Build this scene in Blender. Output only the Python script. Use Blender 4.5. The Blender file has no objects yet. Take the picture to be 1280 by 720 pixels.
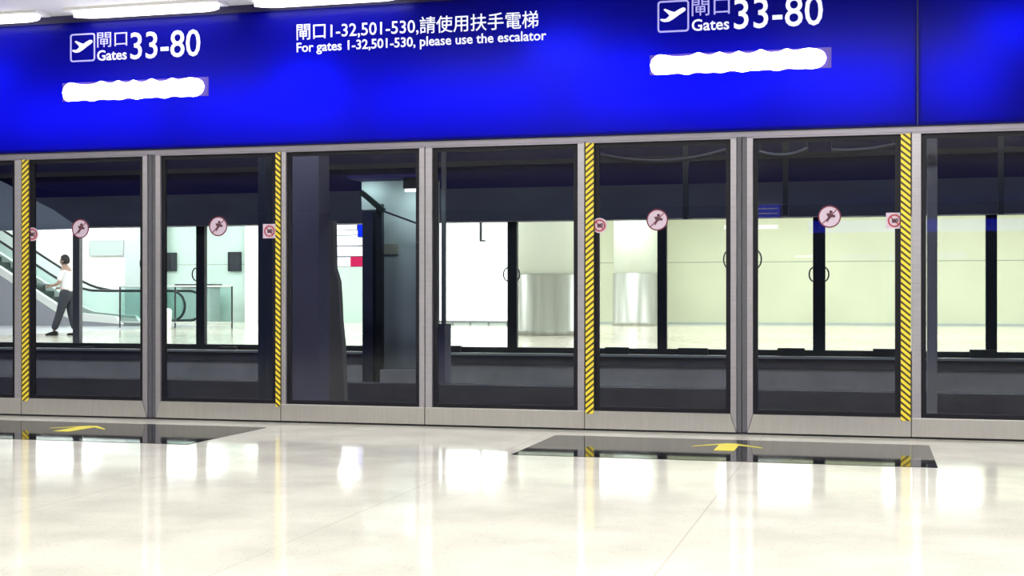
import bpy, bmesh, math, random
from mathutils import Vector, Matrix
random.seed(7)
C = bpy.context.scene.collection
sc = bpy.context.scene

# ---------------------------------------------------------------- camera
FPX, EYE, HOR = 1696.0, 0.92, 370.0
YAW = math.atan(450 / 1696)
ca, sa = math.cos(YAW), math.sin(YAW)

def at(px, py, Y):
    """point of the place on the plane y = Y seen at a pixel of the photograph"""
    u = (px - 640) / FPX
    t = Y / (ca + u * sa)
    return t * (u * ca - sa), EYE - t * (py - HOR) / FPX
def fx(px, Y): return at(px, HOR, Y)[0]
def fz(px, py, Y): return at(px, py, Y)[1]
def onfloor(px, py, z=0.0):
    u = (px - 640) / FPX
    t = (EYE - z) * FPX / (py - HOR)
    return t * (u * ca - sa), t * (ca + u * sa)

cam = bpy.data.cameras.new('camera'); camo = bpy.data.objects.new('camera', cam); C.objects.link(camo)
camo.location = (0, 0, EYE)
camo.rotation_euler = (math.pi / 2, 0, YAW)
cam.sensor_width = 36; cam.lens = 36 * FPX / 1280
cam.shift_y = (HOR - 360) / 1280
cam.clip_end = 200; cam.clip_start = 0.02
sc.camera = camo

# ---------------------------------------------------------------- materials
def mat(name, col, rough=0.5, metal=0.0, spec=0.5, emit=None, estr=0.0, coat=0.0):
    m = bpy.data.materials.new(name); m.use_nodes = True
    b = m.node_tree.nodes['Principled BSDF']
    b.inputs['Base Color'].default_value = (*col, 1)
    b.inputs['Roughness'].default_value = rough
    b.inputs['Metallic'].default_value = metal
    b.inputs['Specular IOR Level'].default_value = spec
    b.inputs['Coat Weight'].default_value = coat
    b.inputs['Coat Roughness'].default_value = 0.05
    if emit:
        b.inputs['Emission Color'].default_value = (*emit, 1)
        b.inputs['Emission Strength'].default_value = estr
    return m
def noisy(m, scale, amount, stretch=(1, 1, 1)):
    """multiply the base colour by a procedural variation"""
    nt = m.node_tree; b = nt.nodes['Principled BSDF']
    col = tuple(b.inputs['Base Color'].default_value)
    tc = nt.nodes.new('ShaderNodeTexCoord'); mp = nt.nodes.new('ShaderNodeMapping')
    mp.inputs['Scale'].default_value = stretch
    nz = nt.nodes.new('ShaderNodeTexNoise'); nz.inputs['Scale'].default_value = scale; nz.inputs['Detail'].default_value = 4
    mr = nt.nodes.new('ShaderNodeMapRange'); mr.inputs['From Min'].default_value = .3; mr.inputs['From Max'].default_value = .7
    mr.inputs['To Min'].default_value = 1 - amount; mr.inputs['To Max'].default_value = 1 + amount
    mx = nt.nodes.new('ShaderNodeMix'); mx.data_type = 'RGBA'; mx.blend_type = 'MULTIPLY'; mx.inputs[0].default_value = 1
    mx.inputs[6].default_value = col
    L = nt.links
    L.new(tc.outputs['Object'], mp.inputs[0]); L.new(mp.outputs[0], nz.inputs['Vector']); L.new(nz.outputs['Fac'], mr.inputs['Value'])
    L.new(mr.outputs[0], mx.inputs[7]); L.new(mx.outputs[2], b.inputs['Base Color'])
    return m

def floor_material(name, col, speck, rough, joints=(), jcol=(.45, .42, .36)):
    m = mat(name, col, rough, 0, .5)
    nt = m.node_tree; L = nt.links; b = nt.nodes['Principled BSDF']
    tc = nt.nodes.new('ShaderNodeTexCoord')
    vo = nt.nodes.new('ShaderNodeTexVoronoi'); vo.inputs['Scale'].default_value = 42
    L.new(tc.outputs['Object'], vo.inputs['Vector'])
    r1 = nt.nodes.new('ShaderNodeValToRGB'); r1.color_ramp.elements[0].position = .12; r1.color_ramp.elements[1].position = .2
    r1.color_ramp.elements[0].color = (*speck, 1); r1.color_ramp.elements[1].color = (*col, 1)
    L.new(vo.outputs['Distance'], r1.inputs[0])
    nz = nt.nodes.new('ShaderNodeTexNoise'); nz.inputs['Scale'].default_value = 2.2; nz.inputs['Detail'].default_value = 6
    L.new(tc.outputs['Object'], nz.inputs['Vector'])
    mr = nt.nodes.new('ShaderNodeMapRange'); mr.inputs['From Min'].default_value = .35; mr.inputs['From Max'].default_value = .65
    mr.inputs['To Min'].default_value = .82; mr.inputs['To Max'].default_value = 1.0
    L.new(nz.outputs['Fac'], mr.inputs[0])
    mx = nt.nodes.new('ShaderNodeMix'); mx.data_type = 'RGBA'; mx.blend_type = 'MULTIPLY'; mx.inputs[0].default_value = 1
    L.new(r1.outputs[0], mx.inputs[6]); L.new(mr.outputs[0], mx.inputs[7])
    last = mx.outputs[2]
    sp = nt.nodes.new('ShaderNodeSeparateXYZ'); L.new(tc.outputs['Object'], sp.inputs[0])
    for axis, val in joints:                      # slab joints: thin darker grout lines
        s = nt.nodes.new('ShaderNodeMath'); s.operation = 'SUBTRACT'; s.inputs[1].default_value = val
        a = nt.nodes.new('ShaderNodeMath'); a.operation = 'ABSOLUTE'
        g = nt.nodes.new('ShaderNodeMath'); g.operation = 'LESS_THAN'; g.inputs[1].default_value = .004
        k = nt.nodes.new('ShaderNodeMath'); k.operation = 'MULTIPLY'; k.inputs[1].default_value = .75
        x = nt.nodes.new('ShaderNodeMix'); x.data_type = 'RGBA'; x.inputs[7].default_value = (*jcol, 1)
        L.new(sp.outputs[axis], s.inputs[0]); L.new(s.outputs[0], a.inputs[0]); L.new(a.outputs[0], g.inputs[0])
        L.new(g.outputs[0], k.inputs[0]); L.new(k.outputs[0], x.inputs[0]); L.new(last, x.inputs[6]); last = x.outputs[2]
    L.new(last, b.inputs['Base Color'])
    return m

def glass_material(name, tint, refl=1.0):
    m = bpy.data.materials.new(name); m.use_nodes = True
    nt = m.node_tree; nt.nodes.clear(); L = nt.links
    o = nt.nodes.new('ShaderNodeOutputMaterial'); t = nt.nodes.new('ShaderNodeBsdfTransparent'); g = nt.nodes.new('ShaderNodeBsdfGlossy')
    g.inputs['Roughness'].default_value = .0
    t.inputs[0].default_value = (*tint, 1)
    f = nt.nodes.new('ShaderNodeFresnel'); f.inputs['IOR'].default_value = 1.45
    # fresnel from either side of the pane: use incidence cosine, not the inside/outside flag
    geo = nt.nodes.new('ShaderNodeNewGeometry'); dt = nt.nodes.new('ShaderNodeVectorMath'); dt.operation = 'DOT_PRODUCT'
    L.new(geo.outputs['Incoming'], dt.inputs[0]); L.new(geo.outputs['Normal'], dt.inputs[1])
    ab = nt.nodes.new('ShaderNodeMath'); ab.operation = 'ABSOLUTE'; L.new(dt.outputs['Value'], ab.inputs[0])
    om = nt.nodes.new('ShaderNodeMath'); om.operation = 'SUBTRACT'; om.inputs[0].default_value = 1; L.new(ab.outputs[0], om.inputs[1])
    pw = nt.nodes.new('ShaderNodeMath'); pw.operation = 'POWER'; pw.inputs[1].default_value = 5; L.new(om.outputs[0], pw.inputs[0])
    ml = nt.nodes.new('ShaderNodeMath'); ml.operation = 'MULTIPLY_ADD'; ml.inputs[1].default_value = .96 * refl; ml.inputs[2].default_value = .035 * refl
    L.new(pw.outputs[0], ml.inputs[0])
    nt.nodes.remove(f)
    mx = nt.nodes.new('ShaderNodeMixShader'); L.new(ml.outputs[0], mx.inputs[0]); L.new(t.outputs[0], mx.inputs[1]); L.new(g.outputs[0], mx.inputs[2])
    L.new(mx.outputs[0], o.inputs[0])
    return m

def stripe_material(name, sign):
    """yellow and black hazard tape, slanted one way or the other"""
    m = mat(name, (.8, .6, .03), .45)
    nt = m.node_tree; L = nt.links; b = nt.nodes['Principled BSDF']
    tc = nt.nodes.new('ShaderNodeTexCoord'); sp = nt.nodes.new('ShaderNodeSeparateXYZ'); L.new(tc.outputs['Object'], sp.inputs[0])
    a = nt.nodes.new('ShaderNodeMath'); a.operation = 'MULTIPLY_ADD'; a.inputs[1].default_value = -sign * .85
    L.new(sp.outputs['X'], a.inputs[0]); L.new(sp.outputs['Z'], a.inputs[2])
    d = nt.nodes.new('ShaderNodeMath'); d.operation = 'DIVIDE'; d.inputs[1].default_value = .0405; L.new(a.outputs[0], d.inputs[0])
    f = nt.nodes.new('ShaderNodeMath'); f.operation = 'FRACT'; L.new(d.outputs[0], f.inputs[0])
    r = nt.nodes.new('ShaderNodeValToRGB'); r.color_ramp.interpolation = 'CONSTANT'
    r.color_ramp.elements[0].color = (.06, .045, .012, 1); r.color_ramp.elements[1].position = .42; r.color_ramp.elements[1].color = (.85, .66, .04, 1)
    L.new(f.outputs[0], r.inputs[0]); L.new(r.outputs[0], b.inputs['Base Color'])
    return m

def wall_panels(name, col, lines_z=(), lines_x=(), jcol=(.35, .38, .33), w=.012):
    m = mat(name, col, .45)
    nt = m.node_tree; L = nt.links; b = nt.nodes['Principled BSDF']
    tc = nt.nodes.new('ShaderNodeTexCoord'); sp = nt.nodes.new('ShaderNodeSeparateXYZ'); L.new(tc.outputs['Object'], sp.inputs[0])
    last = None
    nz = nt.nodes.new('ShaderNodeTexNoise'); nz.inputs['Scale'].default_value = .6; L.new(tc.outputs['Object'], nz.inputs['Vector'])
    rr = nt.nodes.new('ShaderNodeValToRGB'); rr.color_ramp.elements[0].position = .35; rr.color_ramp.elements[1].position = .65
    rr.color_ramp.elements[0].color = (*[c * .93 for c in col], 1); rr.color_ramp.elements[1].color = (*col, 1)
    L.new(nz.outputs['Fac'], rr.inputs[0]); last = rr.outputs[0]
    for ax, vals in (('Z', lines_z), ('X', lines_x)):
        for v in vals:
            s = nt.nodes.new('ShaderNodeMath'); s.operation = 'SUBTRACT'; s.inputs[1].default_value = v
            a = nt.nodes.new('ShaderNodeMath'); a.operation = 'ABSOLUTE'
            g = nt.nodes.new('ShaderNodeMath'); g.operation = 'LESS_THAN'; g.inputs[1].default_value = w
            x = nt.nodes.new('ShaderNodeMix'); x.data_type = 'RGBA'; x.inputs[7].default_value = (*jcol, 1)
            L.new(sp.outputs[ax], s.inputs[0]); L.new(s.outputs[0], a.inputs[0]); L.new(a.outputs[0], g.inputs[0])
            L.new(g.outputs[0], x.inputs[0]); L.new(last, x.inputs[6]); last = x.outputs[2]
    L.new(last, b.inputs['Base Color'])
    return m

def blue_acrylic():
    """translucent blue sign face: daylight lamps stand in the box behind it"""
    m = bpy.data.materials.new('blue_acrylic'); m.use_nodes = True
    nt = m.node_tree; nt.nodes.clear(); L = nt.links
    o = nt.nodes.new('ShaderNodeOutputMaterial')
    t = nt.nodes.new('ShaderNodeBsdfTranslucent'); t.inputs[0].default_value = (.018, .040, .95, 1)
    d = nt.nodes.new('ShaderNodeBsdfDiffuse'); d.inputs[0].default_value = (.008, .008, .30, 1)
    g = nt.nodes.new('ShaderNodeBsdfGlossy'); g.inputs['Roughness'].default_value = .25; g.inputs[0].default_value = (.9, .9, 1, 1)
    a = nt.nodes.new('ShaderNodeMixShader'); a.inputs[0].default_value = .25
    b = nt.nodes.new('ShaderNodeMixShader'); b.inputs[0].default_value = .004
    L.new(t.outputs[0], a.inputs[1]); L.new(d.outputs[0], a.inputs[2])
    L.new(a.outputs[0], b.inputs[1]); L.new(g.outputs[0], b.inputs[2]); L.new(b.outputs[0], o.inputs[0])
    return m

M = dict(
    steel=noisy(mat('brushed_steel', (.44, .42, .46), .34, .55), 6, .06, (1, 1, 14)),
    sill=noisy(mat('sill_steel', (.50, .48, .46), .36, .55), 5, .05, (14, 1, 1)),
    rubber=mat('dark_rubber', (.035, .035, .045), .6),
    rubber_grey=mat('grey_seal', (.10, .10, .12), .5),
    black=mat('black_frit', (.008, .008, .014), .5, 0, .25),
    gap=mat('dark_gap', (.02, .018, .03), .6),
    glass=glass_material('screen_glass', (.93, .95, .97), 1.0),
    glass_far=glass_material('far_glass', (.97, .985, .98), .5),
    glass_green=glass_material('green_glass', (.88, .94, .93), .6),
    blue=blue_acrylic(),
    casing=mat('sign_casing', (.02, .02, .09), .5),
    white_lit=mat('lit_lettering', (.3, .3, .3), .5, emit=(.86, .88, 1), estr=.92),
    soft_lit=mat('lit_lettering_soft', (.2, .2, .3), .5, emit=(.42, .40, 1), estr=.75),
    led=mat('led_light', (1, 1, 1), .5, emit=(1, .97, .99), estr=9.0),
    led_box=mat('led_window', (.10, .06, .45), .4),
    tube=mat('lamp_diffuser', (1, 1, 1), .5, emit=(1, .99, 1), estr=3.2),
    gap_shade=mat('shadow_gap', (.014, .009, .07), .5),  # dark navy paints in the shadow gap over the sign band
    ceil=mat('ceiling_white', (.90, .90, .88), .6),
    hz_r=stripe_material('hazard_tape_rising', 1),
    hz_f=stripe_material('hazard_tape_falling', -1),
    ring=mat('sticker_ring', (.17, .02, .05), .5),
    red=mat('sign_red', (.42, .03, .05), .5),
    st_white=mat('sticker_white', (.62, .50, .62), .5),
    st_black=mat('pictogram_dark', (.10, .03, .05), .6),
    mat_black=mat('black_granite', (.014, .014, .018), .045, 0, .5),
    yellow=mat('yellow_marking', (.80, .70, .10), .6),
    far_frame=mat('dark_bronze_frame', (.032, .038, .048), .5, .1, .3),
    far_post=mat('grey_post', (.17, .18, .20), .5),
    handle=mat('handle_metal', (.10, .10, .11), .3, .7),
    header=noisy(mat('track_fascia', (.14, .15, .21), .7), 1.2, .12, (1, 1, 3)),
    header_dark=mat('track_upper', (.026, .022, .17), .8, 0, .2),
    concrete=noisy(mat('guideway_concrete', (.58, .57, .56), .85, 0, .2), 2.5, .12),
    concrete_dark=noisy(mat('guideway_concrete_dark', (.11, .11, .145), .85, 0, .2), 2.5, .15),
    kerb=noisy(mat('guideway_kerb', (.075, .075, .11), .9, 0, .1), 2.5, .15),
    column=noisy(mat('guideway_column', (.19, .18, .27), .75, 0, .25), 1.6, .1),
    column_dark=noisy(mat('guideway_column_dark', (.05, .06, .105), .75, 0, .25), 1.6, .1),
    column_warm=noisy(mat('guideway_column_warm', (.26, .24, .24), .75, 0, .25), 1.6, .1),
    column_light=noisy(mat('guideway_post_pale', (.42, .41, .44), .5, .2), 1.6, .1),
    teal=noisy(mat('service_wall_teal', (.46, .52, .52), .75, 0, .2), 1.0, .1),
    green_dark=mat('beam_green', (.012, .035, .03), .6),
    pipe=mat('trackway_pipe', (.05, .05, .08), .5),
    edge=mat('platform_edge_strip', (.55, .57, .60), .4, .4),
    notice=mat('notice_plate', (.36, .36, .30), .6),
    landing=noisy(mat('grey_floor', (.40, .40, .44), .3), 1.5, .05),
    far_ceil=mat('far_ceiling_white', (.75, .78, .75), .6),
    white_wall=mat('white_wall', (.88, .92, .90), .5),
    mint_wall=wall_panels('mint_wall', (.60, .76, .70), (2.05,)),
    grey_wall=mat('grey_wall', (.45, .52, .52), .5),
    cream_wall=wall_panels('cream_green_wall', (.70, .74, .58), (2.02,), (), w=.014),
    glow_wall=mat('glowing_wall', (1, 1, 1), .5, emit=(1, 1, .98), estr=1.6),  # glow added to this wall stretch to make it overbright
    plaster=mat('column_plaster', (.72, .78, .70), .5),
    cladding=noisy(mat('column_steel_cladding', (.36, .37, .34), .35, .3), 5, .25, (1, 1, .05)),
    monitor=mat('dark_screen', (.03, .035, .045), .35),
    handrail=mat('handrail_black', (.03, .035, .04), .5),
    deck=mat('escalator_deck_white', (.92, .93, .90), .35),
    sign_grey=mat('sign_board_grey', (.40, .48, .45), .6),
    truss=mat('escalator_cladding', (.38, .38, .43), .5),
    step=mat('escalator_step', (.10, .11, .11), .5, .3),
    rail=mat('barrier_rail', (.62, .66, .64), .35, .5),
    skin=mat('skin', (.42, .27, .22), .55), hair=mat('hair', (.012, .011, .014), .6),
    shirt=mat('white_shirt', (.86, .86, .90), .7), trousers=mat('dark_trousers', (.028, .033, .05), .7), shoe=mat('black_shoe', (.012, .012, .012), .4),
    grey_item=mat('grey_folder', (.12, .14, .15), .6),
    board_blue=mat('board_blue', (.0, .02, .6), .5, emit=(.0, .03, 1), estr=.9),
    board_red=mat('board_red', (.6, .02, .1), .5, emit=(.75, .02, .12), estr=.9),
    board_white=mat('board_white', (1, 1, 1), .5, emit=(1, 1, 1), estr=1.5),
    back_blue=mat('rear_sign_blue', (.0, .01, .5), .4, emit=(.02, .03, 1), estr=2.6),
    back_wall=mat('rear_wall_grey', (.07, .07, .09), .7),
    soffit=mat('escalator_soffit', (.75, .85, .92), .6),
)
M['header_steel'] = mat('header_steel', (.30, .28, .33), .4, .5)
M['floor'] = floor_material('white_terrazzo', (.84, .82, .74), (.66, .62, .54), .07,
                            [(0, onfloor(545, 600)[0]), (0, onfloor(915, 595)[0]), (0, onfloor(110, 618)[0]),
                             (0, onfloor(545, 600)[0] + 2.3 * 1.7)], (.62, .58, .50))
M['far_floor'] = floor_material('cream_terrazzo', (.84, .78, .66), (.6, .56, .5), .12)

# ---------------------------------------------------------------- mesh helpers
def obj(name, bm, m, parent=None, loc=(0, 0, 0), smooth=False):
    me = bpy.data.meshes.new(name)
    bmesh.ops.recalc_face_normals(bm, faces=bm.faces)
    if smooth:
        for f in bm.faces: f.smooth = True
    bm.to_mesh(me); bm.free()
    me.materials.append(M[m] if isinstance(m, str) else m)
    o = bpy.data.objects.new(name, me); C.objects.link(o); o.location = loc
    if parent: o.parent = parent
    return o
def tag(o, label, cat, group=None, kind=None):
    o['label'] = label; o['category'] = cat
    if group: o['group'] = group
    if kind: o['kind'] = kind
    return o
def thing(name, label, cat, loc=(0, 0, 0), group=None):
    o = bpy.data.objects.new(name, None); C.objects.link(o); o.location = loc; o.empty_display_size = .1
    return tag(o, label, cat, group)
def struct(name, bm, m, loc=(0, 0, 0), label=None):
    o = obj(name, bm, m, None, loc); o['kind'] = 'structure'
    if label: o['label'] = label
    return o
def box(bm, x0, x1, y0, y1, z0, z1, bev=0):
    g = bmesh.ops.create_cube(bm, size=1)
    vs = g['verts']
    for v in vs:
        v.co = Vector(((x0 + x1) / 2 + v.co.x * (x1 - x0), (y0 + y1) / 2 + v.co.y * (y1 - y0), (z0 + z1) / 2 + v.co.z * (z1 - z0)))
    if bev:
        es = list({e for v in vs for e in v.link_edges})
        bmesh.ops.bevel(bm, geom=es, offset=bev, segments=2, affect='EDGES', profile=.6)
    return bm
def B(*a, **k): return box(bmesh.new(), *a, **k)
def prism(bm, pts, y0, y1):
    """polygon in x-z extruded along y"""
    a = [bm.verts.new((x, y0, z)) for x, z in pts]; b = [bm.verts.new((x, y1, z)) for x, z in pts]
    bm.faces.new(a); bm.faces.new(b[::-1]); n = len(pts)
    for i in range(n): bm.faces.new((a[i], b[i], b[(i + 1) % n], a[(i + 1) % n]))
    return bm
def prism_z(bm, pts, z0, z1):
    a = [bm.verts.new((x, y, z0)) for x, y in pts]; b = [bm.verts.new((x, y, z1)) for x, y in pts]
    bm.faces.new(a); bm.faces.new(b[::-1]); n = len(pts)
    for i in range(n): bm.faces.new((a[i], b[i], b[(i + 1) % n], a[(i + 1) % n]))
    return bm
def tube(bm, path, r, seg=10, closed=False):
    """round bar along a 3-D path"""
    path = [Vector(p) for p in path]; n = len(path); rings = []
    ref = Vector((0, 0, 1))
    d0 = (path[1] - path[0]).normalized()
    if abs(d0.dot(ref)) > .9: ref = Vector((0, 1, 0))
    for i, p in enumerate(path):
        if closed: t = (path[(i + 1) % n] - path[i - 1]).normalized()
        else: t = (path[min(i + 1, n - 1)] - path[max(i - 1, 0)]).normalized()
        s = t.cross(ref)
        if s.length < 1e-4: s = t.cross(Vector((1, 0, 0)))
        s.normalize(); u = s.cross(t).normalized(); ref = u
        rings.append([bm.verts.new(p + (s * math.cos(k * 2 * math.pi / seg) + u * math.sin(k * 2 * math.pi / seg)) * r) for k in range(seg)])
    m_ = n if closed else n - 1
    for i in range(m_):
        a, b = rings[i], rings[(i + 1) % n]
        for k in range(seg): bm.faces.new((a[k], a[(k + 1) % seg], b[(k + 1) % seg], b[k]))
    if not closed: bm.faces.new(rings[0][::-1]); bm.faces.new(rings[-1])
    return bm
def frame_xz(bm, x0, x1, z0, z1, wl, wr, wb, wt, y0, y1):
    box(bm, x0, x0 + wl, y0, y1, z0, z1) if wl else None
    box(bm, x1 - wr, x1, y0, y1, z0, z1) if wr else None
    if wb: box(bm, x0 + wl, x1 - wr, y0, y1, z0, z0 + wb)
    if wt: box(bm, x0 + wl, x1 - wr, y0, y1, z1 - wt, z1)
    return bm
def disc(bm, cx, cz, r, y0, y1, n=40):
    return prism(bm, [(cx + r * math.cos(2 * math.pi * k / n), cz + r * math.sin(2 * math.pi * k / n)) for k in range(n)], y0, y1)
def ring(bm, cx, cz, r0, r1, y0, y1, n=40):
    P = lambda r, k, y: bm.verts.new((cx + r * math.cos(2 * math.pi * k / n), y, cz + r * math.sin(2 * math.pi * k / n)))
    L = [[P(r0, k, y0), P(r1, k, y0), P(r1, k, y1), P(r0, k, y1)] for k in range(n)]
    for k in range(n):
        a, b = L[k], L[(k + 1) % n]
        for j in range(4): bm.faces.new((a[j], a[(j + 1) % 4], b[(j + 1) % 4], b[j]))
    return bm
def bar2(bm, p, q, w, y0, y1):
    """flat bar between two x-z points"""
    p, q = Vector(p), Vector(q); d = (q - p).normalized(); n = Vector((-d.y, d.x)) * w / 2
    return prism(bm, [tuple(p + n), tuple(q + n), tuple(q - n), tuple(p - n)], y0, y1)
def lathe(bm, prof, cx=0, cy=0, n=48):
    rings = [[bm.verts.new((cx + r * math.cos(2 * math.pi * k / n), cy + r * math.sin(2 * math.pi * k / n), z)) for k in range(n)] for r, z in prof]
    for a, b in zip(rings, rings[1:]):
        for k in range(n): bm.faces.new((a[k], a[(k + 1) % n], b[(k + 1) % n], b[k]))
    bm.faces.new(rings[0][::-1]); bm.faces.new(rings[-1])
    return bm
def text(name, s, x0, x1, z0, z1, y, m, parent, weight=0.0, depth=.004):
    """lettering fitted into a rectangle on the fascia face"""
    cu = bpy.data.curves.new(name, 'FONT'); cu.body = s; cu.size = 1; cu.offset = weight; cu.extrude = 0; cu.resolution_u = 3
    o = bpy.data.objects.new(name, cu); C.objects.link(o)
    dg = bpy.context.evaluated_depsgraph_get(); dg.update()
    me = bpy.data.meshes.new_from_object(o.evaluated_get(dg))
    bpy.data.objects.remove(o); bpy.data.curves.remove(cu)
    xs = [v.co.x for v in me.vertices]; ys = [v.co.y for v in me.vertices]
    a, b, c, d = min(xs), max(xs), min(ys), max(ys)
    for v in me.vertices:
        v.co = Vector((x0 + (v.co.x - a) / (b - a) * (x1 - x0), 0, z0 + (v.co.y - c) / (d - c) * (z1 - z0)))
    bm = bmesh.new(); bm.from_mesh(me); bpy.data.meshes.remove(me)
    r = bmesh.ops.extrude_face_region(bm, geom=bm.faces[:])
    for e in r['geom']:
        if isinstance(e, bmesh.types.BMVert): e.co.y -= depth
    return obj(name, bm, m, parent, (0, y, 0))
def copy_tree(o, parent=None):
    c = o.copy(); C.objects.link(c); c.parent = parent
    for ch in list(o.children): copy_tree(ch, c)
    return c

# ---------------------------------------------------------------- geometry constants
D = 9.135                # plane of the near platform screen
HB, HT = 1.965, 2.012    # underside and top of its header rail
SILL = .135
FY = 20.98               # far platform edge
FP = 21.35               # plane of the far platform screen
BW = 44.4                # back wall of the far hall
X = lambda px: fx(px, D - .035)

# ---------------------------------------------------------------- the near room
struct('floor', B(-16, 9, -14, D + .2, -.35, 0), 'floor')
struct('ceiling', B(-16, 9, -14, D - .02, 3.05, 3.25), 'ceil')
struct('wall_back', B(-16, 9, -14.2, -14, 0, 3.25), 'back_wall')
for n, (cx, lab) in enumerate(((-.84, 'black polished granite floor inlay in front of the right pair of sliding doors'),
                               (-5.27, 'black polished granite floor inlay in front of the left pair of sliding doors'))):
    o = tag(obj('floor_inlay', B(-1.18, 1.18, 7.6, 8.73, .0002, .0022), 'mat_black', None, (cx, 0, 0)), lab, 'floor inlay', 'black floor inlays')
    bm = bmesh.new()
    prism_z(bm, [(-.215, 8.285), (-.205, 8.318), (-.03, 8.50), (.03, 8.50), (.205, 8.318), (.215, 8.285), (.06, 8.41), (.06, 8.10), (-.06, 8.10), (-.06, 8.41)], .0026, .0040)
    tag(obj('floor_arrow', bm, 'yellow', None, (cx - .01 - .03 * n, 0, 0)),
        'yellow arrow pointing to the %s pair of doors on the black inlay' % ('right' if n == 0 else 'left'), 'arrow', 'yellow floor arrows')

# header rail, sill rail, gap under the blue signs
struct('trim_1', B(-14, 8, D - .03, D + .12, HB + .012, HT), 'header_steel', label='grey steel header rail under the blue sign band')
struct('trim_2', B(-14, 8, D - .02, D + .14, 0, .012), 'gap', label='dark threshold line under the glass screen')
struct('trim_3', B(-14, 8, D + .20, D + .5, HT, 4.2), 'header_dark', label='dark structure behind the sign band')

# ---------------------------------------------------------------- near platform screen: panels and sliding leaves
Yf, Yb = D - .035, D + .035
def pane(parent, x0, x1, z0, z1, border=.032):
    g = obj('glass_pane', B(x0, x1, D - .006, D + .006, z0, z1), 'glass', parent)
    obj('glass_border', frame_xz(bmesh.new(), x0, x1, z0, z1, border, border, border * .9, border * .9, D - .012, D + .012), 'black', parent)
def ban_sticker(parent, px, py, r=.072):
    x, z = at(px, py, D); y = D - .016
    s = obj('prohibition_sticker', disc(bmesh.new(), x, z, r, y, y + .004), 'st_white', parent)
    bm = ring(bmesh.new(), x, z, r * .90, r * 1.02, y - .002, y)
    bar2(bm, (x - r * .62, z - r * .62), (x + r * .62, z + r * .62), r * .09, y - .002, y)
    obj('red_ring', bm, 'ring', s)
    bm = bmesh.new()                        # small leaning figure
    disc(bm, x + r * .12, z + r * .42, r * .15, y - .0025, y - .0005, 16)
    prism(bm, [(x - .30 * r, z + .30 * r), (x + .02 * r, z + .30 * r), (x + .52 * r, z + .12 * r), (x + .48 * r, z - .08 * r), (x + .18 * r, z - .05 * r),
               (x - .02 * r, z - .25 * r), (x - .18 * r, z - .5 * r), (x - .30 * r, z - .45 * r), (x - .12 * r, z - .1 * r)], y - .0025, y - .0005)
    obj('pictogram', bm, 'st_black', s)
def hand_sticker(parent, px, py, w=.052, square=True):
    x, z = at(px, py, D); y = D - .016
    if square: bm = B(x - w, x + w, y, y + .004, z - w, z + w)
    else: bm = disc(bmesh.new(), x, z, w, y, y + .004)
    s = obj('hand_warning_sticker', bm, 'st_white', parent)
    bm = ring(bmesh.new(), x, z, w * .62, w * .8, y - .002, y, 28)
    bar2(bm, (x - w * .5, z + w * .5), (x + w * .5, z - w * .5), w * .13, y - .002, y)
    obj('red_ring', bm, 'red', s)
    bm = bmesh.new()                        # a hand: palm with fingers
    box(bm, x - w * .30, x + w * .18, y - .0025, y - .0005, z - w * .26, z + w * .22)
    for k in range(4):
        zz = z - w * .22 + k * w * .14
        box(bm, x + w * .18, x + w * (.42 + .1 * math.sin(k)), y - .0025, y - .0005, zz, zz + w * .09)
    obj('pictogram', bm, 'st_black', s)

def fixed_panel(pl, pr, label, wl=.045, wr=.045):
    x0, x1 = X(pl) + .003, X(pr) - .003
    t = thing('fixed_glass_panel', label, 'glass panel', ((x0 + x1) / 2, D, 0), 'fixed glass panels')
    t.location = (0, 0, 0)
    bm = bmesh.new()
    bm.free()
    obj('side_frame', B(x0, x0 + wl, Yf, Yb, SILL, HB, .004), 'steel', t)
    obj('side_frame', B(x1 - wr, x1, Yf, Yb, SILL, HB, .004), 'steel', t)
    obj('top_frame', B(x0, x1, Yf, Yb, HB - .0, HB + .010), 'header_steel', t)
    obj('kick_plate', B(x0, x1, Yf - .005, Yb, .014, SILL, bev=.004), 'sill', t)
    pane(t, x0 + wl, x1 - wr, SILL, HB)
    return t

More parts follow.
